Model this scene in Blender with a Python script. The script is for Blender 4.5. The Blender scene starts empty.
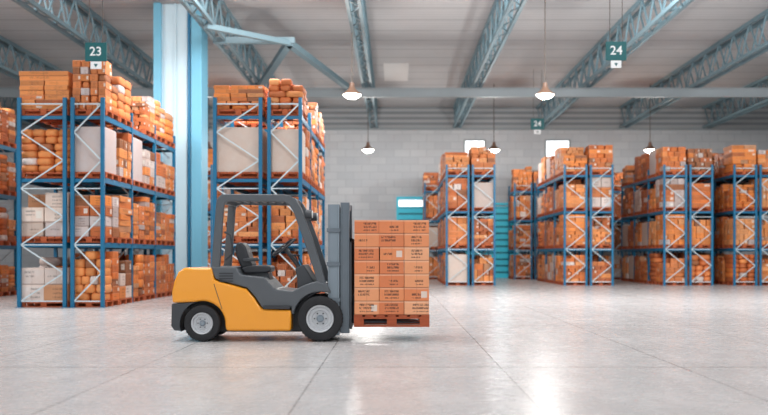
import bpy, bmesh, math, random
from mathutils import Vector, Matrix
random.seed(23)
scene = bpy.context.scene
COL = scene.collection
F=900.0; VX=395.0; HY=255.5; EYE=1.24
def P(px,py,y): return ((px-VX)*y/F, y, EYE-(py-HY)*y/F)
def lin(c):
    c/=255.0
    return c/12.92 if c<=0.04045 else ((c+0.055)/1.055)**2.4
def rgb(r,g,b): return (lin(r),lin(g),lin(b),1.0)

# ---------------- materials ----------------
class NT:
    def __init__(s,name):
        s.m=bpy.data.materials.new(name); s.m.use_nodes=True
        s.t=s.m.node_tree; s.n=s.t.nodes; s.b=s.n['Principled BSDF']
    def node(s,t,**k):
        n=s.n.new(t)
        for a,v in k.items(): setattr(n,a,v)
        return n
    def link(s,a,b): s.t.links.new(a,b)
    def math(s,op,a,b=None,c=None):
        n=s.node('ShaderNodeMath',operation=op)
        for i,v in enumerate((a,b,c)):
            if v is None: continue
            if isinstance(v,(int,float)): n.inputs[i].default_value=v
            else: s.link(v,n.inputs[i])
        return n.outputs[0]
    def mix(s,f,a,b,bt='MIX'):
        n=s.node('ShaderNodeMix',data_type='RGBA',blend_type=bt)
        for sock,v in ((n.inputs[0],f),(n.inputs[6],a),(n.inputs[7],b)):
            if isinstance(v,(int,float,tuple)): sock.default_value=v
            else: s.link(v,sock)
        return n.outputs[2]
    def noise(s,scale,detail=3,vec=None,rough=.5):
        n=s.node('ShaderNodeTexNoise'); n.inputs['Scale'].default_value=scale
        n.inputs['Detail'].default_value=detail; n.inputs['Roughness'].default_value=rough
        if vec is not None: s.link(vec,n.inputs['Vector'])
        return n.outputs[0]
    def ramp(s,f,a,b):
        n=s.node('ShaderNodeMapRange'); n.inputs[1].default_value=a; n.inputs[2].default_value=b; s.link(f,n.inputs[0]); return n.outputs[0]
    def obj(s): return s.node('ShaderNodeTexCoord').outputs['Object']
    def bump(s,h,st=.2,d=.01):
        n=s.node('ShaderNodeBump'); n.inputs['Strength'].default_value=st; n.inputs['Distance'].default_value=d
        s.link(h,n.inputs['Height']); s.link(n.outputs[0],s.b.inputs['Normal'])

def simple(name,c,rough=.5,metal=0,var=.12,scale=6,emit=0,coat=0,bump=0):
    t=NT(name); o=t.obj(); f=t.noise(scale,4,o)
    d=tuple(x*(1-var) for x in c[:3])+(1,); l=tuple(min(1,x*(1+var)) for x in c[:3])+(1,)
    col=t.mix(f,d,l); t.link(col,t.b.inputs['Base Color'])
    t.b.inputs['Roughness'].default_value=rough; t.b.inputs['Metallic'].default_value=metal
    t.b.inputs['Coat Weight'].default_value=coat
    if emit:
        t.link(col,t.b.inputs['Emission Color']); t.b.inputs['Emission Strength'].default_value=emit
    if bump: t.bump(t.noise(scale*12,3,o),bump,.004)
    return t.m

M={}
M['yellow']=simple('yellow_paint',rgb(252,164,36),.3,0,.03,2,coat=.5)
M['grey']=simple('dark_grey_paint',rgb(88,92,97),.4,0,.08,4)
M['grey2']=simple('charcoal_plastic',rgb(62,65,70),.5,0,.1,6)
M['black']=simple('black_vinyl',rgb(52,54,59),.5,0,.15,14,bump=.15)
M['rubber']=simple('tyre_rubber',rgb(40,40,43),.8,0,.2,12,bump=.3)
M['rim']=simple('rim_paint',rgb(200,202,206),.4,.1,.08,8)
M['steel']=simple('mast_steel',rgb(132,144,154),.36,.05,.08,5)
M['steel2']=simple('inner_mast_steel',rgb(106,116,125),.36,.1,.08,5)
M['steeld']=simple('fork_steel',rgb(66,68,73),.45,.3,.15,6)
M['chrome']=simple('chrome',rgb(210,212,215),.15,1,.03,6)
M['lens']=simple('lens_glass',rgb(235,235,230),.15,0,.03,20)
M['redlens']=simple('red_lens',rgb(190,40,25),.2,0,.05,20)
M['blue']=simple('blue_rack_paint',rgb(10,106,146),.42,0,.15,3)
M['brace']=simple('pale_brace_paint',rgb(206,220,226),.45,0,.08,3)
M['truss']=simple('truss_paint',rgb(112,138,148),.55,0,.08,1)
M['cyan']=simple('cyan_column_paint',rgb(110,176,202),.45,0,.05,2)
M['pale']=simple('pale_column_paint',rgb(194,218,228),.45,0,.04,2)
M['white']=simple('white_paint',rgb(235,236,236),.5,0,.03,4)
M['sign']=simple('teal_sign_paint',rgb(0,90,94),.5,0,.05,8)
M['cord']=simple('dark_rod',rgb(100,92,86),.5,.3,.1,8)
M['shade']=simple('lamp_shade_enamel',rgb(124,96,80),.4,0,.05,8)
M['glow']=simple('lamp_glow',(1,.96,.9,1),.5,0,.01,4,emit=16)
M['day']=simple('daylight_pane',(.95,.98,1,1),.4,0,.02,2,emit=1.8)
M['teal']=simple('teal_door_glow_paint',rgb(60,196,220),.5,0,.1,2,emit=.15)  # faint emission added so the door paint looks brighter
M['teald']=simple('teal_slat_gap_paint',rgb(20,120,140),.5,0,.1,2)
M['beamg']=simple('girder_paint',rgb(150,158,162),.55,0,.08,1)
M['skyl']=simple('translucent_roof_panel',rgb(212,210,208),.55,0,.04,1,emit=.04)
def wood(name,a,b):
    t=NT(name); o=t.obj()
    mp=t.node('ShaderNodeMapping'); mp.inputs['Scale'].default_value=(3,14,14); t.link(o,mp.inputs[0])
    f=t.noise(2.5,5,mp.outputs[0],.6)
    t.link(t.mix(f,a,b),t.b.inputs['Base Color'])
    t.b.inputs['Roughness'].default_value=.75; t.bump(f,.3,.004)
    return t.m
M['wood']=wood('orange_stained_pallet_wood',rgb(136,58,28),rgb(216,112,66))
M['wood_h']=wood('dark_orange_pallet_wood',rgb(112,46,24),rgb(206,102,60))
def carton_mat(name,hero):
    t=NT(name)
    a=t.node('ShaderNodeAttribute',attribute_name='Col')
    uv=t.node('ShaderNodeUVMap',uv_map='UVMap')
    sp=t.node('ShaderNodeSeparateXYZ'); t.link(uv.outputs[0],sp.inputs[0])
    u=t.math('FRACT',sp.outputs[0]); v=t.math('FRACT',sp.outputs[1])
    def band(x,c,w): return t.math('LESS_THAN',t.math('ABSOLUTE',t.math('SUBTRACT',x,c)),w)
    r=a.outputs['Alpha']
    mp=t.node('ShaderNodeMapping'); mp.inputs['Scale'].default_value=(26,5,1) if hero else (24,6,1); t.link(uv.outputs[0],mp.inputs[0])
    cx=t.node('ShaderNodeCombineXYZ'); t.link(t.math('MULTIPLY',r,57.0),cx.inputs[2])
    ad=t.node('ShaderNodeVectorMath',operation='ADD'); t.link(mp.outputs[0],ad.inputs[0]); t.link(cx.outputs[0],ad.inputs[1])
    nz=t.noise(1.0,2,ad.outputs[0],.7)
    letters=t.math('GREATER_THAN',nz,.47)
    r2=t.math('FRACT',t.math('MULTIPLY',r,13.7)); r3=t.math('FRACT',t.math('MULTIPLY',r,29.3))
    lines=t.math('MAXIMUM',t.math('MAXIMUM',t.math('MULTIPLY',band(v,.74,.08 if hero else .06),t.math('GREATER_THAN',r3,.3)),band(v,.5,.08 if hero else .05)),t.math('MULTIPLY',band(v,.25,.05),t.math('GREATER_THAN',r2,.4)))
    wd=t.math('ADD',t.math('MULTIPLY',r3,.2),.15) if hero else .2
    reg=t.math('MULTIPLY',band(u,t.math('ADD',t.math('MULTIPLY',r2,.4),.3),wd),lines)
    pr=t.math('MULTIPLY',t.math('MULTIPLY',letters,reg),.76 if hero else .5)
    lab=t.math('MULTIPLY',t.math('MULTIPLY',band(u,.8,.12),band(v,.5,.24)),t.math('GREATER_THAN',t.math('FRACT',t.math('MULTIPLY',r,7.3)),.7))
    o=t.obj()
    base=t.mix(t.math('MULTIPLY',t.noise(7,5,o,.7),.3),a.outputs['Color'],rgb(160,84,44))
    base=t.mix(t.math('MULTIPLY',t.noise(3,3,o,.6),.25),base,rgb(250,190,146) if hero else rgb(236,164,108))
    tape=t.math('MULTIPLY',band(v,.95,.06),.4 if hero else .15)
    base=t.mix(tape,base,rgb(248,208,178))
    seam_shade=t.math('MULTIPLY',t.math('MAXIMUM',band(v,.03,.03),band(u,.5,.006)),.45)  # contact shade painted along the bottom edge, plus the centre flap line
    base=t.mix(seam_shade,base,rgb(110,56,34))
    c=t.mix(t.math('MULTIPLY',lab,.75),base,rgb(230,225,216))
    c=t.mix(pr,c,rgb(50,32,28))
    t.link(c,t.b.inputs['Base Color']); t.b.inputs['Roughness'].default_value=.5 if hero else .65
    return t.m
M['carton']=carton_mat('printed_cardboard',False)
M['carton_h']=carton_mat('printed_light_cardboard',True)
def floor_mat():
    t=NT('polished_concrete'); o=t.obj(); sp=t.node('ShaderNodeSeparateXYZ'); t.link(o,sp.inputs[0])
    n1=t.noise(.5,6,o,.6); n2=t.noise(2.6,9,o,.78); n3=t.noise(30,5,o,.75)
    mp=t.node('ShaderNodeMapping'); mp.inputs['Scale'].default_value=(1.2,.45,1); t.link(o,mp.inputs[0])
    n4=t.noise(1.6,7,mp.outputs[0],.72)
    c=t.mix(n1,rgb(179,177,177),rgb(207,204,203))
    c=t.mix(t.math('MULTIPLY',t.ramp(n2,.45,.72),.36),c,rgb(150,144,142))
    c=t.mix(t.math('MULTIPLY',t.ramp(n4,.48,.7),.4),c,rgb(226,223,222))
    c=t.mix(t.math('MULTIPLY',t.ramp(n3,.52,.75),.45),c,rgb(128,121,118))
    def joint(x,off,step,w):
        q=t.math('ABSOLUTE',t.math('SUBTRACT',t.math('FRACT',t.math('DIVIDE',t.math('ADD',x,off),step)),.5))
        return t.math('LESS_THAN',q,w/step/2)
    jx=joint(sp.outputs[0],2.0-1.17,4.0,.012)
    jx2=joint(sp.outputs[0],2.0+.83,4.0,.012)
    jy=joint(sp.outputs[1],3.0-16.0,6.0,.028)
    j=t.math('MAXIMUM',t.math('MAXIMUM',jx,jx2),jy)
    c=t.mix(t.math('MULTIPLY',j,.75),c,rgb(76,71,70))
    t.link(c,t.b.inputs['Base Color'])
    r=t.math('ADD',t.math('MULTIPLY',n2,.26),.14); t.link(r,t.b.inputs['Roughness'])
    t.b.inputs['Specular IOR Level'].default_value=.5
    t.bump(t.math('ADD',n2,t.math('MULTIPLY',n3,.25)),.08,.01)
    return t.m
M['floor']=floor_mat()
def wall_mat():
    t=NT('painted_block_wall'); o=t.obj()
    sp=t.node('ShaderNodeSeparateXYZ'); t.link(o,sp.inputs[0])
    cb=t.node('ShaderNodeCombineXYZ'); t.link(t.math('ADD',sp.outputs[0],sp.outputs[1]),cb.inputs[0]); t.link(sp.outputs[2],cb.inputs[1])
    br=t.node('ShaderNodeTexBrick'); t.link(cb.outputs[0],br.inputs['Vector'])
    br.inputs['Color1'].default_value=rgb(214,217,219); br.inputs['Color2'].default_value=rgb(198,202,206); br.inputs['Mortar'].default_value=rgb(186,190,194)
    br.inputs['Scale'].default_value=1; br.inputs['Brick Width'].default_value=.9; br.inputs['Row Height'].default_value=.42; br.inputs['Mortar Size'].default_value=.02
    rib=t.math('GREATER_THAN',t.math('FRACT',t.math('MULTIPLY',sp.outputs[2],3.3)),.5)
    rc=t.mix(rib,rgb(130,135,139),rgb(164,168,171))
    up=t.math('GREATER_THAN',sp.outputs[2],8.25)
    n=t.noise(.7,5,o,.65)
    b=t.mix(t.math('MULTIPLY',n,.7),br.outputs[0],rgb(180,184,189))
    c=t.mix(up,b,rc)
    t.link(c,t.b.inputs['Base Color']); t.b.inputs['Roughness'].default_value=.8
    return t.m
M['wall']=wall_mat()
def ceil_mat():
    t=NT('ceiling_panels'); o=t.obj(); sp=t.node('ShaderNodeSeparateXYZ'); t.link(o,sp.inputs[0])
    g=t.math('LESS_THAN',t.math('FRACT',t.math('DIVIDE',sp.outputs[1],1.5)),.07)
    g2=t.math('MULTIPLY',t.math('GREATER_THAN',t.math('FRACT',t.math('DIVIDE',sp.outputs[1],.3)),.6),.14)
    c=t.mix(t.noise(.4,3,o),rgb(180,180,181),rgb(198,197,198))
    c=t.mix(t.math('MAXIMUM',t.math('MULTIPLY',g,.4),g2),c,rgb(100,103,108))
    t.link(c,t.b.inputs['Base Color']); t.b.inputs['Roughness'].default_value=.8
    return t.m
M['ceil']=ceil_mat()

# ---------------- geometry helpers ----------------
class G:
    def __init__(s): s.v=[]; s.f=[]; s.mi=[]; s.cm=0
    def add(s,vs,fs):
        o=len(s.v); s.v+= [tuple(q) for q in vs]; s.f+=[tuple(i+o for i in f) for f in fs]; s.mi+=[s.cm]*len(fs)
    def box(s,x0,x1,y0,y1,z0,z1):
        s.add([(x0,y0,z0),(x1,y0,z0),(x1,y1,z0),(x0,y1,z0),(x0,y0,z1),(x1,y0,z1),(x1,y1,z1),(x0,y1,z1)],
              [(0,3,2,1),(4,5,6,7),(0,1,5,4),(1,2,6,5),(2,3,7,6),(3,0,4,7)])
        return s
    def bar(s,a,b,w,h=None):
        h=h or w; a=Vector(a); b=Vector(b); d=(b-a).normalized()
        up=Vector((0,0,1)) if abs(d.z)<.9 else Vector((0,1,0))
        r=d.cross(up).normalized()*w/2; u=r.cross(d).normalized()*h/2
        vs=[p+sx*r+sz*u for p in (a,b) for sx,sz in ((-1,-1),(1,-1),(1,1),(-1,1))]
        s.add(vs,[(0,3,2,1),(4,5,6,7),(0,1,5,4),(1,2,6,5),(2,3,7,6),(3,0,4,7)]); return s
    def tube(s,path,r,n=10):
        path=[Vector(p) for p in path]; rings=[]
        for i,p in enumerate(path):
            d=(path[min(i+1,len(path)-1)]-path[max(i-1,0)]).normalized()
            up=Vector((0,1,0)) if abs(d.y)<.9 else Vector((0,0,1))
            a=d.cross(up).normalized(); b=a.cross(d).normalized()
            rings.append([p+a*r*math.cos(2*math.pi*k/n)+b*r*math.sin(2*math.pi*k/n) for k in range(n)])
        vs=[q for rr in rings for q in rr]; fs=[]
        for i in range(len(path)-1):
            for k in range(n): fs.append((i*n+k,i*n+(k+1)%n,(i+1)*n+(k+1)%n,(i+1)*n+k))
        fs.append(tuple(range(n))[::-1]); fs.append(tuple((len(path)-1)*n+k for k in range(n)))
        s.add(vs,fs); return s
    def lathe(s,prof,c,axis='Y',n=40,tread=0,closed=False):
        vs=[];fs=[]
        for i,pr in enumerate(prof):
            r,h=pr[0],pr[1]; tr=len(pr)>2
            for k in range(n):
                rr=r-(tread if (tr and k%2) else 0)
                ca,sa=math.cos(2*math.pi*k/n)*rr,math.sin(2*math.pi*k/n)*rr
                vs.append((c[0]+ca,c[1]+h,c[2]+sa) if axis=='Y' else (c[0]+ca,c[1]+sa,c[2]+h))
        m=len(prof)
        for i in range(m if closed else m-1):
            j=(i+1)%m
            for k in range(n): fs.append((i*n+k,i*n+(k+1)%n,j*n+(k+1)%n,j*n+k))
        if not closed:
            if prof[0][0]>1e-4: fs.append(tuple(range(n)))
            if prof[-1][0]>1e-4: fs.append(tuple((m-1)*n+k for k in range(n)))
        s.add(vs,fs); return s
    def prism(s,pts,y0,y1):
        n=len(pts)
        s.add([(x,y0,z) for x,z in pts]+[(x,y1,z) for x,z in pts],
              [tuple(range(n)),tuple(range(2*n-1,n-1,-1))]+[(i,i+n,(i+1)%n+n,(i+1)%n) for i in range(n)]); return s
    def torus(s,c,R,r,nrm,n=32,m=8):
        nrm=Vector(nrm).normalized(); a=nrm.orthogonal().normalized(); b=nrm.cross(a)
        vs=[];fs=[]
        for i in range(n):
            t=2*math.pi*i/n; d=a*math.cos(t)+b*math.sin(t)
            for k in range(m):
                p=2*math.pi*k/m; vs.append(Vector(c)+d*(R+r*math.cos(p))+nrm*r*math.sin(p))
        for i in range(n):
            for k in range(m): fs.append((i*m+k,((i+1)%n)*m+k,((i+1)%n)*m+(k+1)%m,i*m+(k+1)%m))
        s.add(vs,fs); return s
    def mesh(s,name,mats,origin=(0,0,0),smooth=False):
        me=bpy.data.meshes.new(name); o=Vector(origin)
        me.from_pydata([tuple(Vector(v)-o) for v in s.v],[],s.f)
        for m in (mats if isinstance(mats,list) else [mats]): me.materials.append(m)
        for p,i in zip(me.polygons,s.mi): p.material_index=i
        bm=bmesh.new(); bm.from_mesh(me); bmesh.ops.recalc_face_normals(bm,faces=bm.faces); bm.to_mesh(me); bm.free()
        if smooth:
            me.polygons.foreach_set('use_smooth',[True]*len(me.polygons))
            try: me.set_sharp_from_angle(angle=math.radians(38))
            except Exception: pass
        return me
def link(o): COL.objects.link(o); return o
def top(o,label,cat,group=None):
    o['label']=label; o['category']=cat
    if group: o['group']=group
    return o
def empty(name,loc,label,cat,group=None):
    e=bpy.data.objects.new(name,None); e.empty_display_size=.2; e.location=loc; link(e); return top(e,label,cat,group)
def subempty(name,par,loc=(0,0,0)):
    e=bpy.data.objects.new(name,None); e.empty_display_size=.1; e.location=loc; link(e); e.parent=par; return e
def part(name,g,mat,par,bevel=0,smooth=False,label=None,seg=3):
    wo=Vector((0,0,0)); q=par
    while q is not None: wo+=q.location; q=q.parent
    xs=[v[0] for v in g.v]; ys=[v[1] for v in g.v]; zs=[v[2] for v in g.v]
    c=Vector(((min(xs)+max(xs))/2,(min(ys)+max(ys))/2,(min(zs)+max(zs))/2))
    me=g.mesh(name,mat,c,smooth or bevel>0)
    o=bpy.data.objects.new(name,me); link(o); o.parent=par; o.location=c-wo
    if bevel:
        b=o.modifiers.new('bevel','BEVEL'); b.width=bevel; b.segments=seg; b.limit_method='ANGLE'; b.angle_limit=math.radians(35); b.harden_normals=False
    if label: o['label']=label
    return o
def solo(name,g,mat,label,cat,group=None,bevel=0,smooth=False):
    xs=[v[0] for v in g.v]; ys=[v[1] for v in g.v]; zs=[v[2] for v in g.v]
    c=((min(xs)+max(xs))/2,(min(ys)+max(ys))/2,min(zs))
    o=bpy.data.objects.new(name,g.mesh(name,mat,c,smooth or bevel>0)); o.location=c; link(o)
    if bevel:
        b=o.modifiers.new('bevel','BEVEL'); b.width=bevel; b.segments=2; b.limit_method='ANGLE'
    if cat: top(o,label,cat,group)
    return o
def struct(name,g,mat,label,cat):
    o=solo(name,g,mat,label,cat); o['kind']='structure'; return o

# ---------------- room ----------------
WY=50.0; CZ=9.5; WX=24.0; Y0=-6.0
def struct0(name,g,mat,label,cat):
    me=g.mesh(name,mat); o=bpy.data.objects.new(name,me); link(o); top(o,label,cat); o['kind']='structure'; return o
struct0('floor',G().box(-WX-.2,WX+.2,Y0,WY+.2,-.2,0),M['floor'],'polished pale grey concrete floor with thin slab joints','floor')
struct0('ceiling',G().box(-WX-.2,WX+.2,Y0,WY+.2,CZ,CZ+.2),M['ceil'],'grey ribbed panelled warehouse ceiling','ceiling')
struct0('wall_back',G().box(-WX,WX,WY,WY+.2,0,CZ),M['wall'],'pale grey block wall with ribbed band on top','wall')
struct0('wall_left',G().box(-WX-.2,-WX,Y0,WY,0,CZ),M['wall'],'pale grey block side wall','wall')
struct0('wall_right',G().box(WX,WX+.2,Y0,WY,0,CZ),M['wall'],'pale grey block side wall','wall')
def window(n,x0,x1,z0,z1):
    g=G(); g.box(x0,x1,WY-.03,WY,z0,z1); g.cm=1
    for a,b,c,d in ((x0-.08,x1+.08,z0-.08,z0),(x0-.08,x1+.08,z1,z1+.08),(x0-.08,x0,z0,z1),(x1,x1+.08,z0,z1)): g.box(a,b,WY-.08,WY,c,d)
    struct('window_%d'%n,g,[M['day'],M['beamg']],'small bright daylight window high in the wall','window')
window(1,3.9,4.95,6.3,7.6); window(2,8.4,9.65,6.3,7.6)
def door(n,x0,x1,z1,glass):
    g=G(); zz=0
    while zz<z1-glass:
        g.cm=0; g.box(x0,x1,WY-.06,WY,zz,zz+.26); g.cm=3; g.box(x0,x1,WY-.04,WY,zz+.26,zz+.36); zz+=.36
    g.cm=1
    if glass: g.box(x0,x1,WY-.05,WY,zz,z1)
    g.cm=2
    g.box(x0-.12,x0,WY-.12,WY,0,max(z1,zz)+.2); g.box(x1,x1+.12,WY-.12,WY,0,max(z1,zz)+.2); g.box(x0,x1,WY-.12,WY,max(z1,zz)+.08,max(z1,zz)+.2); g.box(x0,x1,WY-.07,WY,zz-.06,zz)
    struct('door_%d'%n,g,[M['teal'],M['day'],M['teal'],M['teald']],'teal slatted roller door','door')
door(1,.2,1.75,4.3,.65); door(2,4.0,6.75,3.9,0)
struct('trim_1',G().box(-WX+.01,WX-.01,WY-.1,WY,8.2,8.32),M['beamg'],'grey horizontal wall rail below ribbed band','trim')
GY=38.0; TZ=8.3
solo('roof_girder',G().box(-WX+.01,WX-.01,GY-.12,GY+.12,TZ-.38,TZ-.34).box(-WX+.01,WX-.01,GY-.03,GY+.03,TZ-.34,TZ-.04).box(-WX+.01,WX-.01,GY-.12,GY+.12,TZ-.04,TZ),M['beamg'],'long grey steel girder spanning under the roof trusses','girder')
tx=[-19.6,-15.0,-10.39,-5.78,-1.17,3.44,8.06,12.67,17.28,21.9]
tw=.34
def sub():
    tc=G(); bc=G(); la=G()
    ya,yb=4.0,WY
    for sx in (-tw/2,tw/2):
        tc.box(sx-.045,sx+.045,ya,yb,CZ-.14,CZ); bc.box(sx-.05,sx+.05,ya,yb,TZ,TZ+.12)
        p=1.5; k=0; y=ya
        while y+p/2<=yb+.01:
            a=(sx,y,TZ+.06) if k%2==0 else (sx,y,CZ-.07); b=(sx,y+p/2,CZ-.07) if k%2==0 else (sx,y+p/2,TZ+.06)
            la.bar(a,b,.05); y+=p/2; k+=1
    y=ya
    k=0
    while y<yb:
        la.bar((-tw/2,y,TZ+.06),(tw/2,min(y+.75,yb),TZ+.06),.035) if k%2==0 else la.bar((tw/2,y,TZ+.06),(-tw/2,min(y+.75,yb),TZ+.06),.035)
        y+=.75; k+=1
    return tc,bc,la
tc,bc,la=sub()
mt=[tc.mesh('top_chord',M['truss']),bc.mesh('bottom_chord',M['truss']),la.mesh('lattice',M['truss'])]
for x in tx:
    e=empty('roof_truss',(x,0,0),'blue-grey lattice steel truss under the ceiling','roof truss','roof trusses')
    for n,me in zip(('top_chord','bottom_chord','lattice'),mt):
        o=bpy.data.objects.new(n,me); link(o); o.parent=e
e=empty('roof_brace',(-3.5,30,TZ),'blue-grey steel bracing bars fanning out between roof trusses','roof brace')
part('cross_strut',G().bar((-5.99,29.7,TZ+.03),(-3.3,29.7,TZ+.03),.2,.2),M['truss'],e)
part('diagonal_strut',G().bar((-3.5,29.7,TZ-.05),(-5.75,37.85,TZ-.05),.24,.2),M['truss'],e)
part('diagonal_strut',G().bar((-3.5,29.7,TZ-.05),(-1.9,37.85,TZ-.05),.24,.2),M['truss'],e)
part('diagonal_strut',G().bar((-5.78,27.5,TZ-.05),(-3.5,29.7,TZ-.05),.2,.16),M['truss'],e)
struct('trim_2',G().box(-.5,.6,38.6,42.5,CZ-.02,CZ-.001),M['skyl'],'slightly brighter translucent panel in the ceiling','skylight')
e=empty('support_column',(-7.08,29.8,0),'pale blue steel column with raised cyan flanges','column')
cx0,cx1=-7.87,-6.3
part('column_flange',G().box(cx0,cx0+.24,29.3,30.3,.04,CZ-.02),M['cyan'],e,.012)
part('column_flange',G().box(cx1-.34,cx1,29.3,30.3,.04,CZ-.02),M['cyan'],e,.012)
part('column_web',G().box(cx0+.24,cx1-.34,29.45,30.2,.04,CZ-.02),M['pale'],e)
part('column_rib',G().box(cx0+.66,cx0+.72,29.38,29.45,.04,CZ-.02),M['pale'],e)
part('drain_pipe',G().tube([(cx1-.42,29.36,.06),(cx1-.42,29.36,CZ-.02)],.05,12),M['blue'],e,smooth=True)
part('base_plate',G().box(cx0-.1,cx1+.1,29.2,30.4,0,.04),M['beamg'],e)

# ---------------- lamps ----------------
def lamp(x,y,z=6.3):
    e=empty('pendant_lamp',(x,y,z),'glowing pendant lamp with brown bell shade on a thin rod','pendant lamp','pendant lamps')
    part('rod',G().tube([(x,y,z+.38),(x,y,CZ)],.018,8),M['cord'],e,smooth=True)
    part('lamp_shade',G().lathe([(.03,.42),(.07,.41),(.08,.3),(.11,.22),(.18,.15),(.27,.08),(.3,.03),(.285,.03),(.25,.07),(.16,.13),(.08,.17)],(x,y,z),'Z',28),M['shade'],e,smooth=True)
    part('bulb',G().lathe([(.0,-.10),(.12,-.09),(.21,-.045),(.27,.01),(.27,.03),(.0,.05)],(x,y,z),'Z',28),M['glow'],e,smooth=True)
    l=bpy.data.lights.new('lamp_light','POINT'); l.shadow_soft_size=.2; l.energy=360; l.color=(1,.97,.93)
    o=bpy.data.objects.new('lamp_light',l); link(o); o.parent=e; o.location=(0,0,-.36)
for x,y in ((-1.36,28.5),(4.75,28.5),(-1.3,43.4),(4.77,43.4),(12.3,43.4),(-9.0,43.4)): lamp(x,y)

# ---------------- signs ----------------
def textmesh(s,size):
    c=bpy.data.curves.new('t','FONT'); c.body=s; c.size=size; c.align_x='CENTER'; c.align_y='CENTER'; c.extrude=.003; c.offset=size*.012
    o=bpy.data.objects.new('t',c); link(o); bpy.context.view_layer.update()
    me=bpy.data.meshes.new_from_object(o.evaluated_get(bpy.context.evaluated_depsgraph_get()))
    bpy.data.objects.remove(o); me.name='sign_number'; me.materials.clear(); me.materials.append(M['white']); return me
def sign(txt,px,py,y,w,h):
    x,_,z=P(px,py,y)
    e=empty('aisle_sign',(x,y,z),'hanging teal aisle sign with white number %s'%txt,'sign','hanging aisle signs')
    part('sign_board',G().prism([(x-w/2,z-h/2),(x+w/2,z-h/2),(x+w/2,z+h/2),(x-w/2,z+h/2)],y-.02,y+.02),M['sign'],e,.01)
    o=bpy.data.objects.new('sign_number',textmesh(txt,h*.66)); link(o); o.parent=e; o.location=(0,-.025,0); o.rotation_euler=(math.pi/2,0,0)
    part('sign_tab',G().box(x-w*.25,x+w*.25,y-.012,y+.012,z-h/2-h*.40,z-h/2-.002),M['white'],e,.004)
    part('arrow_mark',G().prism([(x,z-h/2-h*.32),(x+w*.09,z-h/2-h*.14),(x-w*.09,z-h/2-h*.14)],y-.018,y-.013),M['sign'],e)
    for s in (-.3,.3):
        part('hanger_rod',G().tube([(x+s*w,y,z+h/2-.01),(x+s*w,y,CZ)],.009,6),M['cord'],e)
sign('23',96,52,20,.48,.42); sign('24',616,51,20,.46,.42); sign('24',537.5,124,40,.6,.5)

# ---------------- racks ----------------
BAY=2.3; RH=5.0; LV=[1.55,3.1,4.6]; PST=.085; PD=.075
cache={}
def rack_meshes(w,nb):
    k=(round(w,3),nb)
    if k in cache: return cache[k]
    L=[]
    for f in range(nb+1):
        y=f*BAY
        for x in (0,w-PST):
            g=G(); g.box(x,x+PST,y,y+PD,.012,RH); g.box(x-.03,x+PST+.03,y-.03,y+PD+.03,0,.012)
            L.append(('upright_post',g.mesh('upright_post',M['blue'])))
        g=G(); n=7; hh=(RH-.3)/n; bt=.03
        a,b=PST-.01,w-PST+.01
        for i in range(n):
            z=.15+i*hh
            p,q=(a,b) if (i+f)%2==0 else (b,a)
            g.bar((p,y+PD/2,z),(q,y+PD/2,z+hh),.025,bt)
        g.bar((a,y+PD/2,.15),(b,y+PD/2,.15),.024,bt); g.bar((a,y+PD/2,RH-.15),(b,y+PD/2,RH-.15),.024,bt)
        for i in (2,4): g.bar((a,y+PD/2,.15+i*hh),(b,y+PD/2,.15+i*hh),.02,bt*.8)
        L.append(('cross_brace',g.mesh('cross_brace',M['brace'])))
        for zz in LV:
            L.append(('end_tie',G().box(PST,w-PST,y+.052,y+.074,zz-.11,zz-.03).mesh('end_tie',M['blue'])))
    for b in range(nb):
        for z in LV:
            for x in (.015,w-.065):
                g=G(); g.box(x,x+.05,b*BAY+PD,(b+1)*BAY,z-.12,z)
                L.append(('shelf_beam',g.mesh('shelf_beam',M['blue'])))
    cache[k]=L; return L
PAL_H=.14
def pallet_geo(w,l,h=PAL_H,ox=0,oy=0,oz=0):
    g=G(); t=h*.16
    for yy in (-l/2,-.05,l/2-.1):
        for xx in (-w/2,-.07,w/2-.14): g.box(ox+xx,ox+xx+.14,oy+yy,oy+yy+.1,oz+t,oz+h-2*t)
        g.box(ox-w/2,ox+w/2,oy+yy,oy+yy+.1,oz,oz+t)
        g.box(ox-w/2,ox+w/2,oy+yy,oy+yy+.1,oz+h-2*t,oz+h-t)
    n=7; bw=w/n*.78
    for i in range(n):
        xx=-w/2+i*(w-bw)/(n-1); g.box(ox+xx,ox+xx+bw,oy-l/2,oy+l/2,oz+h-t,oz+h)
    return g
cartons=[]
pallets=[]
PALC=[rgb(236,134,56),rgb(222,114,44),rgb(244,152,82),rgb(200,98,42),rgb(246,166,104),rgb(228,130,70),rgb(182,86,40),rgb(240,138,58)]
WHC=[rgb(222,220,218),rgb(200,200,203),rgb(232,224,216)]
BRC=[rgb(142,84,54),rgb(196,146,110),rgb(118,70,48)]
ch=random.choice; ru=random.uniform
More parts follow.
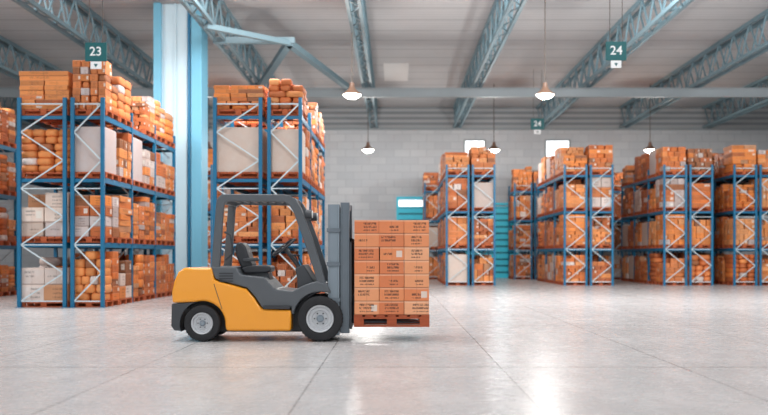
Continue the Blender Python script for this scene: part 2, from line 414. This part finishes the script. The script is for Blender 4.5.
def stack(x0,x1,y0,y1,z,H,vis,front,base,nx,ny,nz,c,mixp,bundle=False):
    w=x1-x0; l=y1-y0; hh=H/nz
    for k in range(nz):
        cut = (k==nz-1 and random.random()<.6 and nx*ny>1)
        n2=nx
        if nz>3 and nx>1 and random.random()<.4: n2=nx+ch((-1,1))
        ins=ru(0,.03)
        for i in range(n2):
            for j in range(ny):
                if cut and random.random()<.5: continue
                cc=ch(PALC+BRC+WHC[:2]) if random.random()<mixp else c
                q=ru(.68,1.1); cc=tuple(min(1,v*q) for v in cc[:3])
                m=.006+random.random()*.018; jx=ru(-.02,.02); jy=ru(-.02,.02)
                a0=x0+i*w/n2+m+jx*.5; a1=x0+(i+1)*w/n2-m+jx*.5; b0=y0+j*l/ny+m+jy*.5+ins; b1=y0+(j+1)*l/ny-m+jy*.5-ins
                if bundle and n2>1:
                    e=ru(0,.02); a0-=e; a1+=ru(0,.02)
                sc=base
                if vis:
                    ok=(front and j==0) or (vis=='R' and i==n2-1) or (vis=='L' and i==0) or n2==1
                    if not ok: sc+=1000
                bb=0 if not bundle else (2 if nx*ny*nz==1 else 1)
                if bb==0 and nz>4 and random.random()<.06: bb=1
                cartons.append((sc,a0,a1,b0,b1,z+k*hh,z+(k+1)*hh-(.0 if bundle else .003),cc,random.random(),ru(-.035,.035) if bb!=2 else 0,bb))
def load(x0,x1,y0,y1,z,maxh,vis,front,li,nearg):
    w=x1-x0; l=y1-y0; d=y0+random.random()*.01
    base=d if vis else d+1000
    pallets.append((base,(x0+x1)/2,(y0+y1)/2,z,w,l))
    z+=PAL_H+.001
    r=random.random()
    if li==3 and front: r=max(r,.4)
    if nearg and front and li==2 and x0>-5: r=.03
    if nearg and front and li==0 and x0<-8.5 and x0>-10: r=.12
    if r<.07:
        stack(x0+.02,x1-.02,y0,y1,z,maxh*ru(.8,.92),vis,front,base,1,1,1,ch(WHC),0,True)
    elif r<.18:
        stack(x0,x1,y0,y1,z,maxh*ru(.75,1),vis,front,base,2,2,ch((3,4,5)),ch(WHC),.35)
    elif r<.32:
        stack(x0,x1,y0,y1,z,maxh*ru(.8,1),vis,front,base,ch((2,2,3)),ch((1,2)),ch((5,6,7)),ch(PALC+WHC[:1]+BRC[:1]),.2,True)
    elif r<.72:
        ym=(y0+y1)/2
        for ya,yb in ((y0,ym-.005),(ym+.005,y1)):
            stack(x0,x1,ya,yb,z,maxh*ru(.6,1.0),vis,front and ya==y0,base,ch((2,3,3,4)),1,ch((5,6,7,8)),ch(PALC+BRC[:1]),.32,random.random()<.15)
    elif r<.78:
        stack(x0,x1,y0,y1,z,maxh*ru(.82,1),vis,front,base,ch((1,2)),ch((1,2)),ch((7,8,9)),ch(PALC),.25)
    else:
        stack(x0,x1,y0,y1,z,maxh*ru(.78,1.0),vis,front,base,ch((2,3,3)),ch((2,3)),ch((4,5,6)),ch(PALC),.32)
def rack(x0,x1,y0,nb,side,lab,topf=1.0):
    w=x1-x0
    e=empty('pallet_rack',(x0,y0,0),lab,'pallet rack','blue pallet racks')
    for n,me in rack_meshes(w,nb):
        o=bpy.data.objects.new(n,me); link(o); o.parent=e
    for b in range(nb):
        for s in range(2):
            ya=y0+b*BAY+PD+.045+s*1.1
            for li,z in enumerate([0.001]+[q+.001 for q in LV]):
                front=(b==0 and s==0)
                vis = side if side else ('F' if front else None)
                mh=1.25 if li<3 else 1.15*topf
                if not front and random.random()<.04: continue
                if li==3 and not front and random.random()<.08: continue
                load(x0-.01,x1+.01,ya,ya+1.05,z,mh,vis,front,li,y0<25)
L1='tall blue pallet rack with pale braces, loaded with orange cartons'
g1=21.4
rack(-12.75,-11.9,g1,3,'R',L1)
rack(-8.99,-7.82,g1,3,None,L1); rack(-7.72,-6.92,g1,3,'R',L1,1.05)
rack(-4.33,-3.16,g1,3,None,L1,.68); rack(-3.04,-2.21,g1,3,'R',L1,.76)
g2=37.2
for a in (2.1,6.98,11.1,14.0):
    rack(a,a+.98,g2,3,'L',L1); rack(a+1.08,a+2.06,g2,3,None,L1)
rack(-9.6,-8.62,g2,3,None,L1); rack(-8.52,-7.54,g2,3,'R',L1)
g3=46.5
for a in (1.5,6.15,11.2): rack(a,a+.95,g3,1,'L',L1); rack(a+1.05,a+2.0,g3,1,None,L1)

FACES=[(0,3,2,1),(4,5,6,7),(0,1,5,4),(1,2,6,5),(2,3,7,6),(3,0,4,7)]
NR=12
def carton_mesh(name,lst,origin=(0,0,0),mat=None):
    V=[];Fc=[];C=[];U=[]; SM=[]
    for t in lst:
        (x0,x1,y0,y1,z0,z1,c,r,ang)=t[:9]; bundle=t[9] if len(t)>9 else 0
        o=len(V); ox,oy,oz=origin
        mx,my,mz=(x0+x1)/2,(y0+y1)/2,(z0+z1)/2; ca,sa=math.cos(ang),math.sin(ang)
        if not bundle:
            for x,y,z in ((x0,y0,z0),(x1,y0,z0),(x1,y1,z0),(x0,y1,z0),(x0,y0,z1),(x1,y0,z1),(x1,y1,z1),(x0,y1,z1)):
                dx,dy=x-mx,y-my; V.append((mx+dx*ca-dy*sa-ox,my+dx*sa+dy*ca-oy,z-oz))
            for f in FACES: Fc.append(tuple(i+o for i in f))
            C+=list((c[0],c[1],c[2],r))*24
            U+=[0,0,0,1,1,1,1,0]+[0,0,1,0,1,1,0,1]*5
            SM+=[False]*6
        else:
            hx,hy,hz=(x1-x0)/2,(y1-y0)/2,(z1-z0)/2
            if bundle==2: lv=[(-1,.99),(-.5,1),(0,.985),(.5,1),(.93,.99),(1,.93)]; pw_=.12
            else: lv=[(-1,.72),(-.72,.95),(-.1,1.0),(.6,.96),(1,.72)]; pw_=.4
            for zz,s in lv:
                for k in range(NR):
                    a=2*math.pi*(k+.5)/NR; cx_,sx_=math.cos(a),math.sin(a)
                    ex=abs(cx_)**pw_*(1 if cx_>0 else -1); ey=abs(sx_)**pw_*(1 if sx_>0 else -1)
                    e=s if s==1 else 1-(1-s)*.45
                    dx,dy=hx*ex*e,hy*ey*e
                    V.append((mx+dx*ca-dy*sa-ox,my+dx*sa+dy*ca-oy,mz+hz*zz-oz))
            m=len(lv)
            for i in range(m-1):
                for k in range(NR): Fc.append((o+i*NR+k,o+i*NR+(k+1)%NR,o+(i+1)*NR+(k+1)%NR,o+(i+1)*NR+k))
            Fc.append(tuple(o+k for k in range(NR))[::-1]); Fc.append(tuple(o+(m-1)*NR+k for k in range(NR)))
            nl=(m-1)*NR*4+2*NR
            C+=list((c[0],c[1],c[2],r))*nl; U+=[.97,.85]*nl; SM+=[bundle==1]*((m-1)*NR)+[False]*2
    me=bpy.data.meshes.new(name); me.from_pydata(V,[],Fc)
    me.polygons.foreach_set('use_smooth',SM)
    uv=me.uv_layers.new(name='UVMap'); uv.data.foreach_set('uv',U)
    ca=me.color_attributes.new('Col','FLOAT_COLOR','CORNER'); ca.data.foreach_set('color',C)
    me.materials.append(mat or M['carton']); return me
def clabel(c): return 'whitish cardboard carton stacked on a rack pallet' if c[2]>.3 else 'orange-brown cardboard carton stacked on a rack pallet'
cartons.sort(key=lambda t:t[0])
NI=235
for t in cartons[:NI]:
    c=t[7]; o0=((t[1]+t[2])/2,(t[3]+t[4])/2,t[5])
    nm='wrapped_bundle' if t[10] else 'carton'
    o=bpy.data.objects.new(nm,carton_mesh(nm,[t[1:]],o0)); o.location=o0; link(o)
    if t[10]: top(o,('white' if c[2]>.3 else 'rounded orange')+' wrapped bundle stacked on a rack pallet','bundle','wrapped bundles on the pallet racks')
    else: top(o,clabel(c),'carton','cartons on the pallet racks')
o=bpy.data.objects.new('carton_stacks',carton_mesh('carton_stacks',[t[1:] for t in cartons[NI:]])); link(o)
top(o,'many orange and whitish cartons stacked on the racks','cartons'); o['kind']='stuff'
pallets.sort(key=lambda t:t[0])
pc={}
for t in pallets[:290]:
    k=(round(t[4],2),round(t[5],2))
    if k not in pc: pc[k]=pallet_geo(t[4],t[5]).mesh('pallet',M['wood'])
    o=bpy.data.objects.new('pallet',pc[k]); o.location=t[1:4]; link(o)
    top(o,'orange-stained wooden pallet carrying cartons on a rack','pallet','rack pallets')
gg=G()
for t in pallets[290:]:
    q=pallet_geo(t[4],t[5],PAL_H,t[1],t[2],t[3]); gg.add(q.v,q.f)
if gg.v:
    o=bpy.data.objects.new('pallet_stacks',gg.mesh('pallet_stacks',M['wood'])); link(o); top(o,'many orange wooden pallets under stacked cartons on racks','pallets'); o['kind']='stuff'

# ---------------- hero load ----------------
YN=12.95
hx0,_,hz0=P(354,327,YN); hx1,_,hz1=P(429.5,315,YN)
ph=hz1-hz0; pw=hx1-hx0; pl=1.05
hp=pallet_geo(pw,pl,ph); me=hp.mesh('pallet',M['wood_h'])
o=bpy.data.objects.new('pallet',me); o.location=((hx0+hx1)/2,YN+pl/2,hz0); link(o)
top(o,'orange-red wooden pallet lifted on the forklift forks','pallet')
ztop=P(0,220,YN)[2]; rows=7; chh=(ztop-hz1-.002)/rows
hc=[rgb(240,146,94),rgb(234,130,76),rgb(246,162,112),rgb(224,118,66),rgb(240,140,84),rgb(250,178,134)]
for k in range(rows):
    for i in range(3):
        for j in range(3):
            l=(pl-.01)/3; w=(pw-.01)/3
            sh=ru(-.01,.01)
            a0=hx0+.005+i*w+.001+sh*(i>0); a1=hx0+.005+(i+1)*w-.001+(sh*.2-.004)*(i<2); b0=YN+.008+j*l+(ru(-.004,.006) if j==0 else 0)
            z0=hz1+.002+k*chh
            o0=((a0+a1)/2,b0+l/2,z0); c=ch(hc)
            me=carton_mesh('carton',[(a0,a1,b0,b0+l-.014,z0,z0+chh-.001,c,random.random(),ru(-.006,.006))],o0,M['carton_h'])
            o=bpy.data.objects.new('carton',me); o.location=o0; link(o)
            bv=o.modifiers.new('bevel','BEVEL'); bv.width=.004; bv.segments=2
            top(o,'peach-orange printed cardboard carton stacked on the forklift load','carton','cartons on the forklift pallet')

# ---------------- forklift ----------------
YA=12.93; YB=14.0; YC=(YA+YB)/2
FL=empty('forklift',((250-VX)*YC/F,YC,0),'yellow and dark grey counterbalance forklift carrying a carton pallet','forklift')
def pp(pts,y=YA): return [(P(a,b,y)[0],P(a,b,y)[2]) for a,b in pts]
def arc(cx,cy,r,a0,a1,n=10): return [(cx+r*math.cos(math.radians(a0+(a1-a0)*i/n)),cy-r*math.sin(math.radians(a0+(a1-a0)*i/n))) for i in range(n+1)]
ye=[(172,303),(171.5,292),(174,281),(178,272),(184,267.5),(212,268),(214,280),(230,284.5),(246,289),(254,298),(261,309),(291,310),(291,331),(226,331)]+arc(202,324,23,-5,108,10)
part('body_panel',G().prism(pp(ye),YA,YB),M['yellow'],FL,.035,label='yellow painted body and counterweight')
dk=[(171.5,304),(171,326),(174,330.5),(180,331)]+arc(202,324,22.5,200,105,8)
part('counterweight_base',G().prism(pp(dk),YA+.01,YB-.01),M['grey2'],FL,.02)
part('chassis',G().box(P(185,0,YA)[0],P(325,0,YA)[0],YA+.28,YB-.28,.12,.66),M['grey2'],FL,.02)
gr=[(211,266.5),(236,267),(240,275),(264,277.5),(275,289.5),(292,291),(304,285),(317,281),(327,284),(331,293)]+arc(320,319,27,80,172,10)+[(291,313),(291,307),(270,306.5),(262,308),(255,297),(247,288),(231,283.5),(215,279),(212,272)]
part('hood',G().prism(pp(gr),YA+.015,YB-.015),M['grey'],FL,.02,label='dark grey hood and front fender')
part('step',G().box(P(263,0,YA)[0],P(290,0,YA)[0],YA-.02,YA+.05,P(0,309,YA)[2],P(0,305.5,YA)[2]),M['black'],FL,.006)
for k in range(4):
    part('vent_slot',G().box(P(219,0,YA)[0],P(233,0,YA)[0],YA+.008,YA+.03,P(0,274+k*2.6,YA)[2],P(0,272.8+k*2.6,YA)[2]),M['black'],FL)
part('body_seam',G().bar((P(214,0,YA)[0],YA-.001,P(0,284,YA)[2]),(P(222,0,YA)[0],YA-.001,P(0,309,YA)[2]),.008,.006),M['grey2'],FL)
part('tail_light',G().box(P(172.5,0,YA)[0],P(175,0,YA)[0]+.01,YA+.1,YA+.2,P(0,290,YA)[2],P(0,283,YA)[2]),M['redlens'],FL,.006)
OG=subempty('overhead_guard',FL,(0,0,1.0))
out=[(210,276),(215.5,203),(217,197.5),(221,194.3),(228,193.8),(283,194.2),(290,195.5),(296,199.5),(301,208),(312,238),(321,266),(328,292)]
inn=[(319.5,292),(312.8,268),(303.3,240),(293.3,212),(289,205),(284,201.8),(229,201),(224.5,202.5),(223,207),(218.5,276)]
for y0 in (YA+.03,YB-.11):
    part('guard_pillar',G().prism(pp(out)+pp(inn),y0,y0+.08),M['grey'],OG,.014)
ztp=P(0,194.2,YA)[2]; zb=P(0,201,YA)[2]
for i in range(7):
    px=228+i*9.2; x=P(px,0,YA)[0]
    part('roof_bar',G().box(x,x+.045,YA+.1,YB-.1,zb+.02,ztp-.02),M['grey2'],OG,.008)
x=P(219,0,YA)[0]; part('roof_bar',G().box(x,x+.07,YA+.1,YB-.1,zb-.03,ztp-.01),M['grey'],OG,.01)
x=P(289,0,YA)[0]; part('roof_bar',G().box(x,x+.07,YA+.1,YB-.1,zb-.05,ztp-.04),M['grey'],OG,.01)
hx=P(228,0,YA)[0]
part('grab_handle',G().tube([(hx-.06,YA+.07,P(0,232,YA)[2]),(hx+.02,YA+.05,P(0,235,YA)[2]),(hx+.05,YA+.05,P(0,245,YA)[2]),(hx+.05,YA+.05,P(0,254,YA)[2]),(hx-.05,YA+.07,P(0,260,YA)[2])],.014),M['black'],OG,smooth=True)
YS=YC
SE=subempty('seat',FL)
def ps(pts): return [(P(a,b,YS)[0],P(a,b,YS)[2]) for a,b in pts]
part('seat_back',G().prism(ps([(244,268.5),(238.5,256),(237.5,247),(240,242.5),(244,242.5),(248,247),(251,256),(255,266)]),YS-.23,YS+.23),M['black'],SE,.03)
part('seat_cushion',G().prism(ps([(244,268),(250,265.5),(268,265),(273,266.5),(273,271),(269,272.5),(247,273.5)]),YS-.25,YS+.25),M['black'],SE,.025)
part('seat_base',G().prism(ps([(248,272),(270,271.5),(272,280),(248,280)]),YS-.2,YS+.2),M['grey2'],SE,.01)
part('armrest',G().prism(ps([(246,258.5),(261,257.5),(263,260.5),(247,262)]),YS-.31,YS-.25),M['grey2'],SE,.012)
ST=subempty('steering_assembly',FL)
sc=P(284,247,YS)
part('steering_wheel',G().torus(sc,.195,.019,(-.58,-.18,.79)).bar((sc[0]-.14,sc[1],sc[2]-.1),(sc[0]+.14,sc[1],sc[2]+.1),.022).bar((sc[0],sc[1]-.17,sc[2]-.035),(sc[0],sc[1]+.17,sc[2]+.035),.022).lathe([(0,-.03),(.035,-.02),(.035,.02),(0,.03)],sc,'Z',14),M['black'],ST,smooth=True)
b=P(308,284,YS)
part('steering_column',G().tube([(sc[0],sc[1],sc[2]),((sc[0]+b[0])/2+.03,YS,(sc[2]+b[2])/2),(b[0],YS,b[2]-.03)],.032,14),M['grey2'],ST,smooth=True)
part('dashboard',G().prism([(P(a,c,YS)[0],P(a,c,YS)[2]) for a,c in ((298,268),(306,264),(318,284),(322,292),(300,292),(300,278))],YS-.4,YS+.4),M['grey2'],ST,.02)
for i in range(3):
    q=P(301-i*3,263,YS-.2-.07*i)
    part('control_lever',G().tube([(q[0]+.03,q[1],q[2]-.06),(q[0]-.04,q[1],q[2]+.1)],.01).lathe([(0,-.022),(.02,-.012),(.025,0),(.02,.012),(0,.022)],(q[0]-.04,q[1],q[2]+.11),'Z',12),M['black'],ST,smooth=True)
MA=subempty('mast',FL)
def mrail(name,pa,pb,pt,pbm,ya,yb,mat,near):
    x0=P(pa,0,YA)[0]; x1=P(pb,0,YA)[0]; zt=P(0,pt,YA)[2]; zbm=P(0,pbm,YA)[2]
    g=G(); t=.022
    wy=ya+.006 if near else yb-.006-t
    g.box(x0+t,x1-t,wy,wy+t,zbm,zt); g.box(x0,x0+t,ya,yb,zbm,zt); g.box(x1-t,x1,ya,yb,zbm,zt)
    part(name,g,mat,MA,.003)
for ya,yb,nr in ((YA+.08,YA+.2,True),(YB-.2,YB-.08,False)):
    mrail('outer_rail',327.5,339,204,336,ya,yb,M['steel'],nr)
for ya,yb,nr in ((YA+.11,YA+.23,True),(YB-.23,YB-.11,False)):
    mrail('inner_rail',340,349,202,334,ya,yb,M['steel2'],nr)
def xb(name,pa,pb,pt,pbm,mat,ya,yb):
    part(name,G().box(P(pa,0,YA)[0],P(pb,0,YA)[0],ya,yb,P(0,pbm,YA)[2],P(0,pt,YA)[2]),mat,MA,.008)
xb('cross_member',329,338,205,211,M['steel'],YA+.2,YB-.2); xb('cross_member',341,348,203,208,M['steel'],YA+.23,YB-.23)
xb('cross_member',328,332,262,270,M['steel'],YA+.2,YB-.2); xb('cross_member',328,347,328,334,M['steeld'],YA+.23,YB-.23)
for pt in (228,262,298):
    part('rail_bracket',G().box(P(326.3,0,YA)[0],P(340,0,YA)[0],YA+.06,YA+.079,P(0,pt+4,YA)[2],P(0,pt,YA)[2]),M['steel2'],MA,.004)
for s in (YA+.33,YB-.33):
    x=P(334,0,YA)[0]
    part('lift_cylinder',G().tube([(x,s,P(0,328,YA)[2]),(x,s,P(0,245,YA)[2])],.03,14),M['steeld'],MA,smooth=True)
    part('piston_rod',G().tube([(x,s,P(0,246,YA)[2]),(x,s,P(0,208,YA)[2])],.017,12),M['chrome'],MA,smooth=True)
    part('lift_chain',G().box(x+.09,x+.12,s-.012,s+.012,P(0,300,YA)[2],P(0,208,YA)[2]),M['steeld'],MA)
part('hydraulic_hose',G().tube([P(341,212,YC-.05),P(344,206,YC-.05),P(347,212,YC-.05),P(347,290,YC-.05)],.012,8),M['black'],MA,smooth=True)
for s in (YA+.14,YB-.16):
    part('tilt_cylinder',G().tube([P(308,297,s),P(328,284,s)],.028,12),M['steeld'],MA,smooth=True)
FC=subempty('fork_carriage',FL)
cx_0=P(349.3,0,YA)[0]; cx_1=P(351.5,0,YA)[0]
for pt,pb_ in ((296,303),(322,329)):
    part('carriage_plate',G().box(cx_0,cx_1,YA+.08,YB-.08,P(0,pb_,YA)[2],P(0,pt,YA)[2]),M['steeld'],FC,.006)
g=G()
for s in (YA+.1,YC-.28,YC-.09,YC+.07,YC+.26,YB-.13): g.box(cx_0,cx_0+.03,s,s+.03,P(0,322,YA)[2],P(0,238,YA)[2])
g.box(cx_0,cx_0+.03,YA+.1,YB-.1,P(0,242,YA)[2],P(0,238,YA)[2])
part('load_backrest',g,M['steeld'],FC,.004)
fz=hz0+ph*.16+.012
for s in (YN+pl*.27,YN+pl*.73):
    x0=cx_1+.001; x1=P(424,0,YN)[0]
    part('fork',G().prism([(x0,fz),(x1,fz),(x1,fz+.012),(x0+.4,fz+.04),(x0+.03,fz+.04),(x0+.03,P(0,296,YA)[2]),(x0,P(0,296,YA)[2])],s-.055,s+.055),M['steeld'],FC,.005)
def wheel(px,py,rpx,y0,wd,flip):
    x,_,z=P(px,py,YA); R=rpx*YA/F; z=R+.001
    WE=subempty('wheel',FL,(x-FL.location.x,y0+wd/2-FL.location.y,z))
    h=wd/2; c=(x,y0+h,z); s=-1 if not flip else 1
    ri=R*.6
    part('tyre',G().lathe([(ri,-h*.7),(ri*1.08,-h*.92),(R*.8,-h),(R*.93,-h*.92),(R,-h*.72,1),(R,-h*.1,1),(R*.975,0),(R,h*.1,1),(R,h*.72,1),(R*.93,h*.92),(R*.8,h),(ri*1.08,h*.92),(ri,h*.7)],c,'Y',72,R*.035,closed=True),M['rubber'],WE,smooth=True)
    part('rim',G().lathe([(ri*.2,s*h*.25),(ri*.55,s*h*.3),(ri*.62,s*h*.5),(ri*.8,s*h*.45),(ri*.88,s*h*.8),(ri*.98,s*h*.88),(ri*1.02,s*h*.7),(ri*1.02,-s*h*.7),(0.001,-s*h*.5)],c,'Y',48),M['rim'],WE,smooth=True)
    part('hub_cap',G().lathe([(0,s*h*.78),(ri*.18,s*h*.74),(ri*.26,s*h*.6),(ri*.28,s*h*.2)],c,'Y',32),M['steel'],WE,smooth=True)
    for i in range(6):
        a=math.pi/3*i; cc=(x+ri*.42*math.cos(a),y0+h,z+ri*.42*math.sin(a))
        part('lug_nut',G().lathe([(0,s*h*.42),(ri*.055,s*h*.4),(ri*.06,s*h*.2)],cc,'Y',6),M['steeld'],WE)
wheel(320,319,23,YA-.03,.23,False); wheel(202,324,18.3,YA-.02,.19,False)
wheel(320,319,23,YB-.20,.23,True); wheel(202,324,18.3,YB-.17,.19,True)
part('axle',G().tube([(P(320,0,YA)[0],YA+.15,.33),(P(320,0,YA)[0],YB-.15,.33)],.06),M['grey2'],FL,smooth=True)
for s in (YA+.12,YB-.12):
    x=P(308,0,YA)[0]; z=P(0,214,YA)[2]
    H=subempty('headlight',FL,(x-FL.location.x,s-FL.location.y,z))
    part('headlight_housing',G().tube([(x-.045,s-.02,z),(x+.05,s-.02,z)],.065,18),M['grey2'],H,.008)
    part('headlight_lens',G().tube([(x+.05,s-.02,z),(x+.06,s-.02,z)],.055,18),M['lens'],H)
    part('headlight_bracket',G().bar((x,s-.02,z-.05),(x-.08,s,z-.06),.02),M['grey2'],H)

# ---------------- lighting ----------------
w=bpy.data.worlds.new('World'); scene.world=w; w.use_nodes=True
w.node_tree.nodes['Background'].inputs[0].default_value=(.92,.97,1,1); w.node_tree.nodes['Background'].inputs[1].default_value=.95
def area(x,y,z,sx,sy,en,rot=(0,0,0),col=(1,1,1)):  # added fill lights above the view, no roof openings behind them
    l=bpy.data.lights.new('overhead_fill_light','AREA'); l.shape='RECTANGLE'; l.size=sx; l.size_y=sy; l.energy=en; l.color=col
    o=bpy.data.objects.new('overhead_fill_light',l); o.location=(x,y,z); o.rotation_euler=rot; link(o)
for x in (-12.7,-3.5,5.7,15):
    for y in (6,14): area(x,y,CZ-.05,3.2,5,{6:360,14:470}[y],col=(.99,.995,1))
    area(x,23,CZ-.9,3.2,3.2,940,(math.radians(28),0,0),col=(.99,.995,1))  # fill light tilted to brighten the back of the hall

# ---------------- camera ----------------
cd=bpy.data.cameras.new('Camera'); cam=bpy.data.objects.new('Camera',cd); link(cam)
cam.location=(0,0,EYE); cam.rotation_euler=(math.pi/2,0,0)
cd.sensor_width=36; cd.lens=F/768*36; cd.shift_x=-(VX-384)/768; cd.shift_y=(HY-207.5)/768
cd.clip_end=200; cd.dof.use_dof=True; cd.dof.focus_distance=13.1; cd.dof.aperture_fstop=1.0
scene.camera=cam
scene.view_settings.view_transform='Standard'; scene.view_settings.look='None'; scene.view_settings.exposure=0.0
